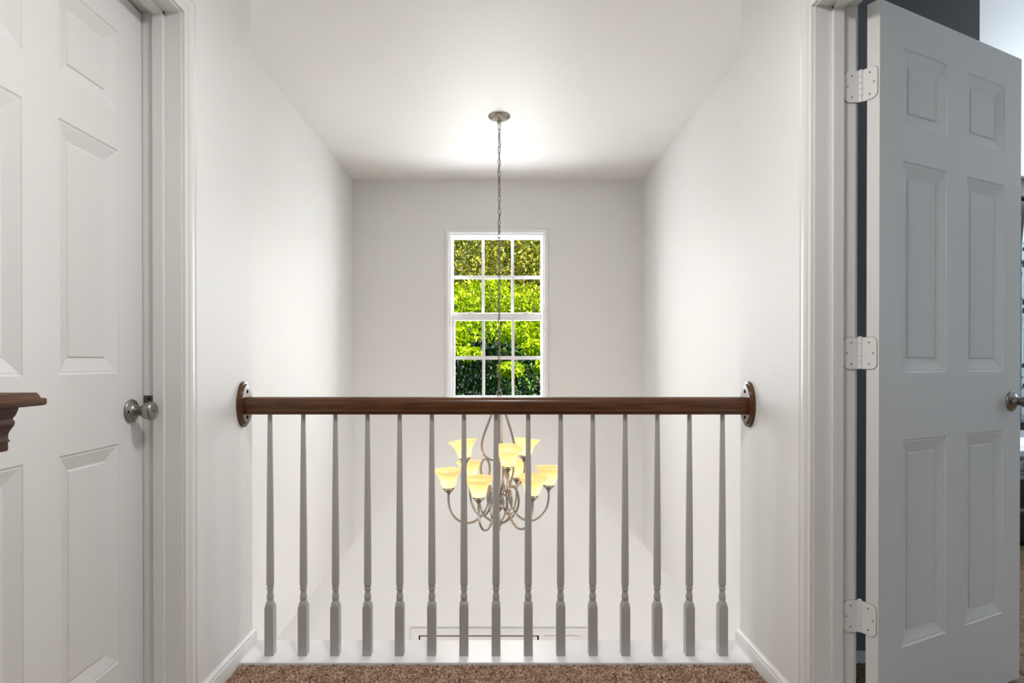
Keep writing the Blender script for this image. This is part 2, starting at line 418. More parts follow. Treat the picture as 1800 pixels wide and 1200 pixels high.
def hinge(zc):
    hh = 0.0445; m_ = MB()
    # leaf on the jamb, facing the hallway
    P = leaf_pts(0, PIN.x, 0.9755, hh, 0.015)
    m_.rings([[(x, RJ-0.0030, zc+z) for x, z in P], [(x, RJ-0.0003, zc+z) for x, z in P]])
    # leaf on the door edge
    a0 = rotp(PIN.x, RJ-0.003); a1 = rotp(0.977, RJ-0.003); dirv = (a1 - a0); L = dirv.length; dirv.normalize()
    nrm = Vector((-dirv.y, dirv.x));
    if nrm.dot(Vector((-1, -0.4))) < 0: nrm = -nrm
    P = leaf_pts(0, 0.0, L, hh, 0.015)
    m_.rings([[(a0.x + dirv.x*w + nrm.x*o, a0.y + dirv.y*w + nrm.y*o, zc+z) for w, z in P] for o in (0.0002, 0.0024)])
    g_ = MB(); e = 0.0011
    P = leaf_pts(0, PIN.x, 0.9755-e, hh+e, 0.016)
    g_.rings([[(x, RJ-0.0006, zc+z) for x, z in P], [(x, RJ+0.0003, zc+z) for x, z in P]])
    P = leaf_pts(0, 0.0, L+e, hh+e, 0.016)
    g_.rings([[(a0.x + dirv.x*w + nrm.x*o, a0.y + dirv.y*w + nrm.y*o, zc+z) for w, z in P] for o in (-0.0004, 0.0006)])
    # five knuckles
    kz = [-hh + i*2*hh/5 for i in range(6)]
    for i in range(5):
        m_.lathe([(0.0, kz[i]+0.0004), (0.0060, kz[i]+0.0004), (0.0068, kz[i]+0.0011), (0.0068, kz[i+1]-0.0011), (0.0060, kz[i+1]-0.0004), (0.0, kz[i+1]-0.0004)], 20,
                 Matrix.Translation((PIN.x, PIN.y, zc)), caps=False)
    m_.lathe([(0.0, hh), (0.0055, hh), (0.0058, hh+0.002), (0.003, hh+0.0035), (0.0, hh+0.0035)], 16, Matrix.Translation((PIN.x, PIN.y, zc)), caps=False)
    m_.lathe([(0.0042, -hh), (0.0042, hh)], 12, Matrix.Translation((PIN.x, PIN.y, zc)))
    h = m_.build('hinge', M['trim'], d2, smooth=35, inv=inv2)
    h['label'] = 'white painted hinge on the door edge'
    g_.build('mortise', M['screw'], h, inv=inv2)
    for (w, z) in ((0.55, 0.030), (0.80, 0.0), (0.55, -0.030)):
        x = PIN.x - 0.048*w
        m_ = MB(); m_.lathe([(0.0022, 0), (0.0020, 0.0012), (0.0, 0.0012)], 12, Matrix.Translation((x, RJ-0.0028, zc+z)) @ Matrix.Rotation(PI/2, 4, 'X')); m_.build('screw', M['screw'], h, inv=inv2)
        p = a0 + dirv*(L*w) + nrm*0.0022
        zax = Vector((nrm.x, nrm.y, 0)); q = zax.to_track_quat('Z', 'Y').to_matrix().to_4x4()
        m_ = MB(); m_.lathe([(0.0024, 0), (0.0022, 0.0012), (0.0, 0.0012)], 12, Matrix.Translation((p.x, p.y, zc+z)) @ q); m_.build('screw', M['screw'], h, inv=inv2)
for z in (1.836, 1.083, 0.338): hinge(z)

# ---- baseboards
def baseboard(name, x, sgn, y0, y1, label, wrap):
    prof = [(0.0, -0.006), (0.013, -0.006), (0.013, 0.047), (0.0115, 0.050), (0.0085, 0.0515), (0.0085, 0.054), (0.0105, 0.0565), (0.009, 0.061), (0.005, 0.0645), (0.003, 0.068), (0.0, 0.068)]
    path = [((x, y0), (sgn, 0)), ((x, y1), (sgn, 1 if wrap else 0))]
    if wrap: path.append(((x - sgn*0.18, y1), (0, 1)))
    m_ = MB(); m_.rings([[(p[0] + d[0]*t, p[1] + d[1]*t, z) for t, z in prof] for p, d in path])
    return struct(m_.build(name, M['trim'], smooth=30), label, 'baseboard')
baseboard('baseboard_left', XL, 1, LJ+0.062, YC, 'white moulded baseboard along the short left hallway wall', True)
baseboard('baseboard_right', XR, -1, RJ+0.062, YC, 'white moulded baseboard along the short right hallway wall', True)
baseboard('baseboard_near_left', XL, 1, -4.0, NJ_L-0.062, 'white moulded baseboard on the near left hallway wall', False)
baseboard('baseboard_near_right', XR, -1, -4.0, NJ_R-0.062, 'white moulded baseboard on the near right hallway wall', False)

# ---- sill under the railing
m_ = MB()
m_.box(XL, XR, 2.0745, 2.245, -0.014, ZS, 0.003)
m_.box(FL, FR, 2.2002, 2.2125, ZF, -0.0145)
struct(m_.build('trim_7', M['sillpaint']), 'wide glossy white sill board along the landing edge under the balusters', 'sill')

# ---- carpets
def pile(name, x0, x1, y0, y1, step, amp, flat, mat, lift=0.0):
    me = bpy.data.meshes.new(name)
    nx = int((x1-x0)/step); ny = int((y1-y0)/step)
    verts = []
    rnd = random.random
    for j in range(ny+1):
        for i in range(nx+1):
            edge = i in (0, nx) or j in (0, ny)
            z = -0.006 if edge else lift - amp + amp*2*rnd()
            verts.append((x0 + (x1-x0)*i/nx + (0 if edge else (rnd()-.5)*step*0.9), y0 + (y1-y0)*j/ny + (0 if edge else (rnd()-.5)*step*0.9), z))
    faces = [(j*(nx+1)+i, j*(nx+1)+i+1, (j+1)*(nx+1)+i+1, (j+1)*(nx+1)+i) for j in range(ny) for i in range(nx)]
    for (a0, a1, b0, b1) in flat:
        k = len(verts); verts += [(a0, b0, -0.001), (a1, b0, -0.001), (a1, b1, -0.001), (a0, b1, -0.001)]; faces.append((k, k+1, k+2, k+3))
    me.from_pydata(verts, [], faces); me.materials.append(mat); me.shade_smooth(); me.update()
    o = bpy.data.objects.new(name, me); COL.objects.link(o); return o
c = pile('carpet', XL+0.013, XR-0.013, 1.72, 2.0735, 0.0036, 0.0045, [(XL+0.002, XR-0.002, -3.99, 1.72)], M['carpet'], 0.0045)
tag(c, 'brown cut pile carpet covering the landing in front of the white sill', 'carpet', kind='stuff')
c = pile('carpet', 1.775, 3.2, 1.6, 3.36, 0.010, 0.005, [(1.775, 5.49, -3.99, 1.6), (3.2, 5.49, 1.6, 4.52), (1.775, 3.2, 3.36, 4.52)], M['bedcarpet'])
tag(c, 'tan brown bedroom carpet beyond the free edge of the open right door', 'carpet', kind='stuff')
c = pile('carpet', XR+WT+0.002, 1.775, 1.3, 2.10, 0.010, 0.005, [(XR+WT+0.002, 1.775, -3.99, 1.3)], M['bedcarpet'])
tag(c, 'tan brown carpet under the open right door, seen in its hinge gap', 'carpet', kind='stuff')

# ---- railing
rl = empty('stair_railing', (0, YR, ZS))
tag(rl, 'landing railing with walnut handrail and fifteen white turned balusters', 'railing')
def at_rl(o): return Matrix.Translation((0, -YR, -ZS))
INV = Matrix.Translation((0, -YR, -ZS))
ZR0, ZR1 = PZ(728.5, YR-0.024), PZ(697.3, YR)
hp = [(0.0, 0.0), (0.0225, 0.0), (0.0240, 0.0015), (0.0240, 0.0075), (0.0255, 0.0095), (0.0275, 0.0105), (0.0285, 0.0125), (0.0280, 0.0150), (0.0275, 0.0170), (0.0285, 0.0230),
      (0.0295, 0.0320), (0.0290, 0.0410), (0.0265, 0.0490), (0.0215, 0.0550), (0.0140, 0.0590), (0.0060, 0.0608)]
hp = [(w, z * (ZR1-ZR0) / 0.061) for w, z in hp]
ring = [(-w, z) for w, z in hp[1:]] + [(0, ZR1-ZR0)] + [(w, z) for w, z in reversed(hp[1:])]
RT = 0.016
m_ = MB(); m_.rings([[(x, YR + w, ZR0 + z) for w, z in ring] for x in (XL+RT-0.001, XR-RT+0.001)])
m_.build('handrail', M['rail'], rl, smooth=32, inv=INV)
zc = (ZR0 + ZR1) / 2 + 0.004
for xw, s in ((XL, 1), (XR, -1)):
    m_ = MB(); rs = []
    for k, t in ((1.0, 0.0), (1.0, 0.006), (0.985, 0.009), (0.93, 0.0105), (0.90, 0.0105), (0.885, 0.013), (0.85, 0.0155), (0.80, RT), (0.78, RT)):
        rs.append([(xw + s*t, YR + 0.056*k*math.cos(2*PI*i/64), zc + 0.0815*k*math.sin(2*PI*i/64)) for i in range(64)])
    m_.rings(rs); ro = m_.build('rosette', M['rail'], rl, smooth=40, inv=INV)
    for dz in (-1, 1):
        m_ = MB(); m_.lathe([(0.0065, 0.0), (0.0065, 0.0012), (0.0030, 0.0016), (0.0, 0.0008)], 16, Matrix.Translation((xw + s*(RT-0.0002), YR, zc + dz*0.046)) @ Matrix.Rotation(s*PI/2, 4, 'Y')); m_.build('screw', M['dark'], ro, inv=INV)
# one baluster, then copies
ZT = ZR0 - ZS
bprof = [(0.1720, 0.0230), (0.1745, 0.0205), (0.1780, 0.0182), (0.1830, 0.0160), (0.1880, 0.0140), (0.1925, 0.0118), (0.1945, 0.0095),
         (0.1955, 0.0100), (0.1985, 0.0118), (0.2030, 0.0128), (0.2080, 0.0126), (0.2140, 0.0114), (0.2210, 0.0101), (0.2270, 0.0099), (0.2310, 0.0104), (0.2330, 0.0110),
         (0.2345, 0.0124), (0.2370, 0.0128), (0.2392, 0.0124), (0.2400, 0.0106), (0.2418, 0.0104), (0.2445, 0.0112), (0.2490, 0.0126), (0.2550, 0.0132), (0.2700, 0.0133),
         (0.36, 0.0130), (0.50, 0.0119), (0.64, 0.0105), (0.76, 0.0090), (ZT, 0.0076)]
def sq(a, h): return h / max(abs(math.cos(a)), abs(math.sin(a)))
N = 48
rs = []
for z in (0.0, 0.06, 0.12, 0.165): rs.append([(sq(2*PI*(k+.0)/N, 0.0156)*math.cos(2*PI*k/N), sq(2*PI*k/N, 0.0156)*math.sin(2*PI*k/N), z) for k in range(N)])
for z, r in bprof:
    rs.append([(min(r, sq(2*PI*k/N, 0.0156))*math.cos(2*PI*k/N), min(r, sq(2*PI*k/N, 0.0156))*math.sin(2*PI*k/N), z) for k in range(N)])
m_ = MB(); m_.rings(rs); bal = m_.build('baluster', M['balpaint_shaded'], rl, smooth=38)
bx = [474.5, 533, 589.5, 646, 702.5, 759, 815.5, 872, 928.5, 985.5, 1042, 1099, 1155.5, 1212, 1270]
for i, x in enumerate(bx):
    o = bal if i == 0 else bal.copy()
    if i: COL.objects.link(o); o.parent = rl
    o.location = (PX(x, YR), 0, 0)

# ---- newel post at the left edge of the picture
nx, ny = -0.66, 0.874            # far right corner of the cap
SZ = 0.18
zt = PZ(690, 0.86)
nw = empty('newel_post', (nx-SZ/2, ny-SZ/2, 0.0))
tag(nw, 'brown wooden post with a square moulded cap jutting in at left before the white door', 'newel post')
INVN = Matrix.Translation((-(nx-SZ/2), -(ny-SZ/2), 0))
cx, cy = nx-SZ/2, ny-SZ/2
def sqrings(prof, half, rad=0.003):
    out = []
    for ins, z in prof:
        hf = half - ins; r = rad; ring = []
        for qx, qy, a0 in ((1, 1, 0), (-1, 1, PI/2), (-1, -1, PI), (1, -1, 1.5*PI)):
            for k in range(4):
                a = a0 + k*PI/6; ring.append((cx + qx*(hf-r) + r*math.cos(a), cy + qy*(hf-r) + r*math.sin(a), z))
        out.append(ring)
    return out
m_ = MB(); m_.rings(sqrings([(0.004, zt-0.0188), (0.001, zt-0.018), (0.0, zt-0.016), (0.0, zt-0.0095), (0.0012, zt-0.0082), (0.0045, zt-0.0078), (0.0055, zt-0.006), (0.007, zt-0.002), (0.0085, zt)], SZ/2))
m_.build('cap', M['newel'], nw, smooth=35, inv=INVN)
zb = zt - 0.019
m_ = MB(); m_.rings(sqrings([(0.0225, zb), (0.0235, zb-0.006), (0.0255, zb-0.013), (0.027, zb-0.0155), (0.0275, zb-0.017), (0.0258, zb-0.0215), (0.0262, zb-0.026), (0.0285, zb-0.031), (0.0305, zb-0.036),
     (0.0312, zb-0.041), (0.0308, zb-0.0455), (0.0298, zb-0.0470), (0.0298, zb-0.0485), (0.0312, zb-0.050), (0.0312, zb-0.060), (0.0320, zb-0.062), (0.035, zb-0.0625)], SZ/2))
m_.build('moulding', M['newel'], nw, smooth=35, inv=INVN)
m_ = MB(); m_.rings(sqrings([(0.045, zb-0.063), (0.045, 0.14), (0.044, 0.135), (0.036, 0.13), (0.036, 0.0)], SZ/2))
m_.build('post', M['newel'], nw, smooth=35, inv=INVN)

# ---- window
w1 = empty('window_1', (0, 0, 0))
struct(w1, 'tall white double-hung window with twelve panes of foliage', 'window')
def frame_box(mb, x0, x1, z0, z1, y0, y1, l, r, b_, t, bev=0.002):
    mb.box(x0, x0+l, y0, y1, z0, z1, bev); mb.box(x1-r, x1, y0, y1, z0, z1, bev)
    mb.box(x0+l, x1-r, y0, y1, z0, z0+b_, bev); mb.box(x0+l, x1-r, y0, y1, z1-t, z1, bev)
s_ = YB / F
m_ = MB()
frame_box(m_, WX0, WX1, WZ0-0.005, WZ1, YB-0.012, YB+0.02, 0.026, 0.026, 0.03, 0.026)
frame_box(m_, WX0+0.018, WX1-0.018, WZ0+0.02, WZ1-0.018, YB+0.005, YB+0.11, 0.022, 0.022, 0.02, 0.022)
frame_box(m_, WX0+0.036, WX1-0.036, WZ0+0.036, WZ1-0.036, YB+0.06, YB+0.11, 0.012, 0.012, 0.012, 0.012)
m_.build('window_frame', M['vinyl'], w1)
m_ = MB(); m_.box(WX0-0.02, WX1+0.02, YB-0.045, YB+0.02, WZ0-0.022, WZ0+0.006, 0.003); m_.build('window_sill', M['vinyl'], w1)
def sash(nm, gx0, gx1, gz0, gz1, l, r, b_, t, y0, cols, rows):
    m_ = MB()
    frame_box(m_, gx0-l, gx1+r, gz0-b_, gz1+t, y0, y0+0.032, l, r, b_, t)
    for c0, c1 in cols: m_.box(c0, c1, y0+0.009, y0+0.021, gz0-0.002, gz1+0.002)
    for r0, r1 in rows: m_.box(gx0-0.002, gx1+0.002, y0+0.0095, y0+0.0205, r0, r1)
    o = m_.build(nm, M['vinyl'], w1)
    g = MB(); g.box(gx0-0.004, gx1+0.004, y0+0.0135, y0+0.0165, gz0-0.004, gz1+0.004); g.build('pane', M['glass'], o)
    return o
yU, yL = YB+0.085, YB+0.045
sU, sL = yU, yL
sash('upper_sash', PX(797, sU), PX(952, sU), PZ(549.5, sU), PZ(420, sU), 0.022, 0.022, 0.04, 0.024, yU,
     [(PX(846.5, sU), PX(851.5, sU)), (PX(898.5, sU), PX(903.5, sU))], [(PZ(489.5, sU), PZ(484, sU))])
ls = sash('lower_sash', PX(799.5, sL), PX(952, sL), PZ(695.5, sL), PZ(563, sL), 0.033, 0.038, 0.06, 0.055, yL,
     [(PX(847.5, sL), PX(852.5, sL)), (PX(899.5, sL), PX(904.5, sL))], [(PZ(632, sL), PZ(625.5, sL))])
for x in (828, 924):
    m_ = MB(); m_.box(PX(x, sL)-0.022, PX(x, sL)+0.022, yL+0.002, yL+0.028, PZ(550.5, sL)-0.001, PZ(550.5, sL)+0.006, 0.002)
    m_.box(PX(x, sL)-0.006, PX(x, sL)+0.012, yL-0.002, yL+0.02, PZ(550.5, sL)+0.005, PZ(550.5, sL)+0.011, 0.002); m_.build('sash_lock', M['vinyl'], ls)

# ---- front door of the lower storey (only its head shows)
d3 = empty('door_3', (0, 0, 0))
struct(d3, 'white front door and sidelight below, only their head shows between the balusters', 'door')
cw = 0.07
prof = [(0.0, 0.0), (0.0, 0.008), (0.003, 0.010), (0.013, 0.010), (0.016, 0.015), (0.029, 0.015), (0.032, 0.020), (0.042, 0.025), (0.054, 0.025), (0.057, 0.022), (0.057, 0.0)]
rs = []
zt3 = DZ1-0.004
for (xx, zz, ox, oz) in ((DX0+0.004, ZG, -1, 0), (DX0+0.004, zt3, -1, 1), (DX1-0.004, zt3, 1, 1), (DX1-0.004, ZG, 1, 0)):
    rs.append([(xx + ox*w, YB - t, zz + oz*w) for w, t in prof])
m_ = MB(); m_.rings(rs); struct(m_.build('trim_8', M['trim'], smooth=35), 'white moulded casing over the front door below', 'door casing')
xm0, xm1 = PX(947.5, YB), PX(957, YB)
m_ = MB(); m_.box(DX0, DX0+0.018, YB+0.03, YB+0.14, ZG, DZ1); m_.box(DX1-0.018, DX1, YB+0.0, YB+0.14, ZG, DZ1); m_.box(DX0+0.018, DX1-0.018, YB+0.04, YB+0.14, DZ1-0.03, DZ1)
m_.box(xm0, xm1, YB-0.004, YB+0.14, ZG, DZ1-0.002); m_.build('door_frame', M['trim'], d3)
m_ = MB(); m_.box(DX0+0.002, DX1-0.002, YB+0.012, YB+0.04, DZ1-0.028, DZ1-0.001); m_.box(DX0+0.002, DX0+0.018, YB+0.012, YB+0.03, ZG, DZ1-0.028); m_.box(xm0-0.02, xm0, YB+0.012, YB+0.03, ZG, DZ1-0.028)
m_.build('gap_shade_strip', M['dark'], d3)  # dark strips added to paint the shade in the gaps around the door
xs0, xs1 = PX(738.5, YB), PX(944.5, YB)
dw3 = xs1 - xs0
dl = door_slab(d3, rows=[(0.23, 0.80), (1.0, 1.58), (1.70, 1.90)], cols=[(0.11, dw3/2-0.06), (dw3/2+0.06, dw3-0.11)], w=dw3, h=DZ1-0.016-ZG-0.02)
dl.location = (xs0, YB-0.003, ZG+0.02)
m_ = MB(); frame_box(m_, xm1, DX1-0.018, ZG+0.02, DZ1-0.014, YB+0.008, YB+0.05, 0.035, 0.035, 0.3, 0.05); o = m_.build('sidelight', M['trim'], d3)
g = MB(); g.box(xm1+0.032, DX1-0.050, YB+0.028, YB+0.034, ZG+0.315, DZ1-0.060); g.build('pane', M['glass'], o)

# ---- chandelier
CX, CY = PX(877.5, 3.37), 3.37
ch = empty('chandelier', (CX, CY, 0.10))
tag(ch, 'two-tier brushed nickel chandelier with nine lit amber glass shades hanging in the stairwell', 'chandelier')
CI = Matrix.Translation((-CX, -CY, -0.10))
T0 = Matrix.Translation((CX, CY, 0))
m_ = MB(); m_.lathe([(0.0, H), (0.062, H), (0.063, H-0.003), (0.060, H-0.008), (0.048, H-0.016), (0.030, H-0.023), (0.016, H-0.028), (0.011, H-0.031), (0.0125, H-0.035), (0.0115, H-0.040), (0.006, H-0.043), (0.0, H-0.044)], 48, T0, caps=False)
m_.build('canopy', M['nickel'], ch, smooth=40, inv=CI)
# cord loosely woven along the chain, and the links on it
ztop, zbot = H-0.044, 0.885
pts = [(CX + 0.0045*math.sin(i*0.9) + (0.004*math.sin(i*0.23)), CY + 0.0045*math.cos(i*0.9), ztop + (zbot-ztop)*i/110) for i in range(111)]
m_ = MB(); m_.tube(pts, 0.0016, 6); chain = m_.build('chain', M['chainmetal'], ch, smooth=60, inv=CI)
chain['label'] = 'long link chain with a cord woven through it'
def link_mesh():
    a, l = 0.0062, 0.0125
    p = []
    for k in range(9): t = -PI/2 + k*PI/8; p.append((a*math.cos(t+PI/2) if False else 0, 0, 0))
    p = []
    for k in range(9): t = k*PI/8; p.append((a*math.cos(t), 0, l + a*math.sin(t)))
    for k in range(9): t = PI + k*PI/8; p.append((a*math.cos(t), 0, -l + a*math.sin(t)))
    m_ = MB(); m_.tube(p, 0.0020, 8, closed=True); return m_
pitch = 2*(0.0125+0.0062) - 0.0033
nlinks = int((ztop - zbot) / pitch) + 1
lk = link_mesh().build('chain_link', M['chainmetal'], chain, smooth=60)
for i in range(nlinks):
    o = lk if i == 0 else lk.copy()
    if i: COL.objects.link(o); o.parent = chain
    o.location = (0, 0, ztop - 0.012 - i*pitch - 0.10); o.rotation_euler = (0, 0.03*math.sin(i*1.7), (i % 2)*PI/2 + 0.5 + 0.25*math.sin(i*0.8))
# top loop and central column
m_ = MB()
m_.lathe([(0.0, 0.868), (0.008, 0.868), (0.013, 0.862), (0.014, 0.852), (0.009, 0.842), (0.0065, 0.835), (0.0062, 0.56), (0.010, 0.553), (0.016, 0.545), (0.016, 0.528), (0.010, 0.52), (0.008, 0.50), (0.008, 0.33),
          (0.012, 0.325), (0.018, 0.315), (0.024, 0.298), (0.030, 0.275), (0.031, 0.255), (0.025, 0.235), (0.014, 0.222), (0.010, 0.215), (0.009, 0.170), (0.016, 0.162), (0.020, 0.150), (0.016, 0.138),
          (0.008, 0.130), (0.006, 0.122), (0.010, 0.115), (0.008, 0.106), (0.0, 0.100)], 28, T0, caps=False)
ringp = [(CX + 0.016*math.cos(t*PI/10), CY, 0.880 + 0.016*math.sin(t*PI/10)) for t in range(20)]
m_.tube(ringp, 0.003, 8, closed=True)
m_.build('column', M['nickel'], ch, smooth=40, inv=CI)
def rad(phi, pts, twist=0.0):
    out = []
    for i, q in enumerate(pts):
        r, z = q[0], q[1]; off = q[2] if len(q) > 2 else 0.0
        d = Vector((math.sin(phi), -math.cos(phi), 0)); t = Vector((math.cos(phi), math.sin(phi), 0))
        out.append(Vector((CX, CY, z)) + d*r + t*off)
    return out
for ph in (-68, 52, 172):
    m_ = MB(); m_.tube(spline(rad(math.radians(ph), [(0.010, 0.855), (0.032, 0.80), (0.062, 0.725), (0.090, 0.655), (0.104, 0.60), (0.100, 0.555), (0.078, 0.525), (0.045, 0.508), (0.012, 0.512)])), 0.0066, 10)
    m_.build('harp_rod', M['nickel'], ch, smooth=60, inv=CI)
ARM_LO = [(0.285, 0.325), (0.285, 0.275), (0.270, 0.215), (0.225, 0.168), (0.165, 0.155), (0.108, 0.185, 0.003), (0.066, 0.250, 0.008), (0.056, 0.312, 0.010), (0.074, 0.350, 0.008), (0.102, 0.325, 0.004), (0.112, 0.262, -0.002), (0.092, 0.200, -0.006), (0.050, 0.163, -0.004), (0.012, 0.148, 0)]
ARM_UP = [(0.205, 0.478), (0.204, 0.430), (0.185, 0.370), (0.140, 0.335), (0.090, 0.355, 0.004), (0.058, 0.420, 0.008), (0.056, 0.480, 0.010), (0.078, 0.508, 0.008), (0.104, 0.482, 0.003), (0.108, 0.425, -0.003), (0.082, 0.365, -0.006), (0.045, 0.318, -0.004), (0.012, 0.300, 0)]
SHADE = [(0.024, 0.0), (0.031, 0.006), (0.038, 0.018), (0.043, 0.034), (0.047, 0.050), (0.054, 0.066), (0.065, 0.082), (0.077, 0.094), (0.084, 0.101), (0.0835, 0.1035), (0.081, 0.1025)]
SHADE_IN = [(r-0.003, z) for r, z in reversed(SHADE[1:-2])]
def lamp(phi_deg, R, z0, arm, lean, idx):
    ph = math.radians(phi_deg)
    m_ = MB(); m_.tube(spline(rad(ph, arm)), 0.0066, 10); a = m_.build('arm', M['nickel'], ch, smooth=60, inv=CI)
    base = Vector((CX + R*math.sin(ph), CY - R*math.cos(ph), z0))
    ax = Vector((math.cos(ph), math.sin(ph), 0))
    T = Matrix.Translation(base) @ Matrix.Rotation(math.radians(lean), 4, ax)
    m_ = MB(); m_.lathe([(0.0, -0.036), (0.007, -0.036), (0.009, -0.030), (0.016, -0.021), (0.026, -0.011), (0.0315, -0.004), (0.0320, 0.004), (0.030, 0.007), (0.0, 0.006)], 28, T, caps=False)
    m_.build('cup', M['nickel'], a, smooth=40, inv=CI)
    m_ = MB(); m_.lathe(SHADE + SHADE_IN, 40, T, caps=False); s = m_.build('shade', M['shade'], ch, smooth=60, inv=CI)
    s['label'] = 'glowing amber alabaster glass shade'
    m_ = MB(); m_.lathe([(0.0, 0.006), (0.010, 0.008), (0.011, 0.018), (0.016, 0.030), (0.0195, 0.042), (0.017, 0.054), (0.010, 0.062), (0.0, 0.064)], 20, T, caps=False)
    b_ = m_.build('bulb', M['bulb'], s, smooth=60, inv=CI)
for k in range(6): lamp(38 - 60*k, 0.285, 0.352, ARM_LO, 2, k)
for k in range(3): lamp(13 + 120*k, 0.205, 0.503, ARM_UP, 8, k)

# ---- bedroom glimpsed past the door
bd = empty('bed', (3.9, 3.95, 0))
tag(bd, 'low black bed with grey streaked quilt just past the open right door', 'bed')
BI = Matrix.Translation((-3.9, -3.95, 0))
m_ = MB(); m_.box(2.86, 4.95, 3.395, 4.44, 0.03, 0.205, 0.006); m_.box(2.86, 4.95, 3.40, 4.44, 0.225, 0.385, 0.006); m_.box(2.9, 4.9, 3.44, 4.40, 0.0, 0.40); m_.build('frame', M['bedwood'], bd, inv=BI)
m_ = MB(); m_.box(2.88, 4.93, 3.392, 3.40, 0.206, 0.224); o = m_.build('rail_strip', M['pewter'], bd, inv=BI)
m_ = MB(); m_.box(2.87, 4.93, 3.41, 4.43, 0.385, 0.535, 0.02); m_.build('mattress', M['quilt_border'], bd, inv=BI)
m_ = MB(); m_.box(2.84, 4.95, 3.385, 4.44, 0.50, 0.552, 0.018); m_.build('quilt', M['quilt'], bd, smooth=40, inv=BI)
m_ = MB(); m_.box(2.84, 4.95, 3.380, 3.400, 0.39, 0.522, 0.008); m_.build('quilt_border', M['quilt_border'], bd, smooth=40, inv=BI)
m_ = MB(); m_.box(2.86, 4.95, 4.445, 4.475, 0.0, 0.585, 0.004); m_.build('side_rail', M['bedwood'], bd, inv=BI)
zrod = PZ(349, 4.46)
m_ = MB(); xr0 = PX(1793.5, 4.46)
m_.lathe([(0.0, 0.0), (0.012, 0.002), (0.019, 0.012), (0.021, 0.022), (0.018, 0.033), (0.009, 0.041), (0.008, 0.05), (0.008, 1.35)], 20, Matrix.Translation((xr0, 4.46, zrod)) @ Matrix.Rotation(PI/2, 4, 'Y'))
m_.box(xr0+0.10, xr0+0.115, 4.46, YB-0.015, zrod-0.008, zrod+0.008); m_.box(xr0+1.2, xr0+1.215, 4.46, YB-0.015, zrod-0.008, zrod+0.008)
tag(m_.build('curtain_rod', M['blackmetal'], smooth=40), 'black curtain rod with round finial beyond the open right door', 'curtain rod')
def curtain():
    m_ = MB(); nxx = 80; nz = 24; rows = []
    for j in range(nz+1):
        z = 0.60 + (zrod - 0.012 - 0.60)*j/nz
        pinch = 0.035*max(0, (j/nz-0.80)/0.20)
        rows.append([m_.bm.verts.new((xr0 + 0.008 + pinch + 0.62*i/nxx, 4.46 + 0.022*math.sin(i*0.62) * (1 if j < nz else 0.6), z)) for i in range(nxx+1)])
    for j in range(nz):
        for i in range(nxx): m_.bm.faces.new((rows[j][i], rows[j][i+1], rows[j+1][i+1], rows[j+1][i]))
    return m_.build('curtain', M['curtain'], smooth=70)
cu = curtain(); sm = cu.modifiers.new('thick', 'SOLIDIFY'); sm.thickness = 0.003
tag(cu, 'pale curtain with dark leaf sprigs hanging beyond the open right door', 'curtain')

# ---- trees outside the window
def leaves(name, blobs, n, size, mat, parent, rnd, droop=0.35):
    verts, faces = [], []
    for _ in range(n):
        (cx_, cy_, cz_), (rx, ry, rz) = blobs[min(int(rnd.random()*len(blobs)), len(blobs)-1)]
        while True:
            p = Vector((rnd.uniform(-1, 1), rnd.uniform(-1, 1), rnd.uniform(-1, 1)))
            if 0.15 < p.length < 1.0: break
        p = Vector((cx_ + p.x*rx, cy_ + p.y*ry, cz_ + p.z*rz))
        L = size*rnd.uniform(0.6, 1.3); W = L*rnd.uniform(0.36, 0.55)
        a = rnd.uniform(0, 2*PI); t = rnd.uniform(-0.9, 0.5) - droop
        d = Vector((math.cos(a)*math.cos(t), math.sin(a)*math.cos(t), math.sin(t)))
        s = d.cross(Vector((0, 0, 1)));
        if s.length < 1e-3: continue
        s.normalize(); up = s.cross(d)
        roll = rnd.uniform(-0.6, 0.6); s = (s*math.cos(roll) + up*math.sin(roll)); up = s.cross(d)
        k = len(verts)
        verts += [p, p + d*L*0.45 + s*W*0.5 + up*W*0.14, p + d*L - up*L*0.12, p + d*L*0.45 - s*W*0.5 + up*W*0.14, p + d*L*0.45]
        faces += [(k, k+1, k+4), (k+1, k+2, k+4), (k+2, k+3, k+4), (k+3, k, k+4)]
    me = bpy.data.meshes.new(name); me.from_pydata(verts, [], faces); me.materials.append(mat); me.update()
    o = bpy.data.objects.new(name, me); COL.objects.link(o); o.parent = parent
    o.location = -Vector(parent.location); return o
GZ = -3.4
def tree(name, label, base, trunk_top, r, blobs, n, size, mat, seed, boughs):
    rnd = random.Random(seed)
    t = empty(name, (base[0], base[1], GZ)); tag(t, label, 'tree', 'trees beyond the window')
    inv = Matrix.Translation((-base[0], -base[1], -GZ))
    m_ = MB()
    P = spline([(base[0], base[1], GZ), (base[0]+0.06, base[1], GZ+1.6), (trunk_top[0]*0.5+base[0]*0.5, trunk_top[1]*0.5+base[1]*0.5, GZ*0.4+trunk_top[2]*0.6), trunk_top], 5)
    m_.tube(P, [r*(1-0.72*i/(len(P)-1)) for i in range(len(P))], 10); m_.build('trunk', M['bark'], t, smooth=60, inv=inv)
    for (bc, _) in blobs[:boughs]:
        s0 = P[min(int(len(P)*rnd.uniform(0.45, 0.8)), len(P)-1)]
        m_ = MB(); Q = spline([s0, (s0 + Vector(bc))*0.5 + Vector((0, 0, 0.15)), bc], 5); m_.tube(Q, [r*0.32*(1-0.7*i/(len(Q)-1)) for i in range(len(Q))], 7); m_.build('bough', M['bark'], t, smooth=60, inv=inv)
    leaves('foliage', blobs, n, size, mat, t, rnd)
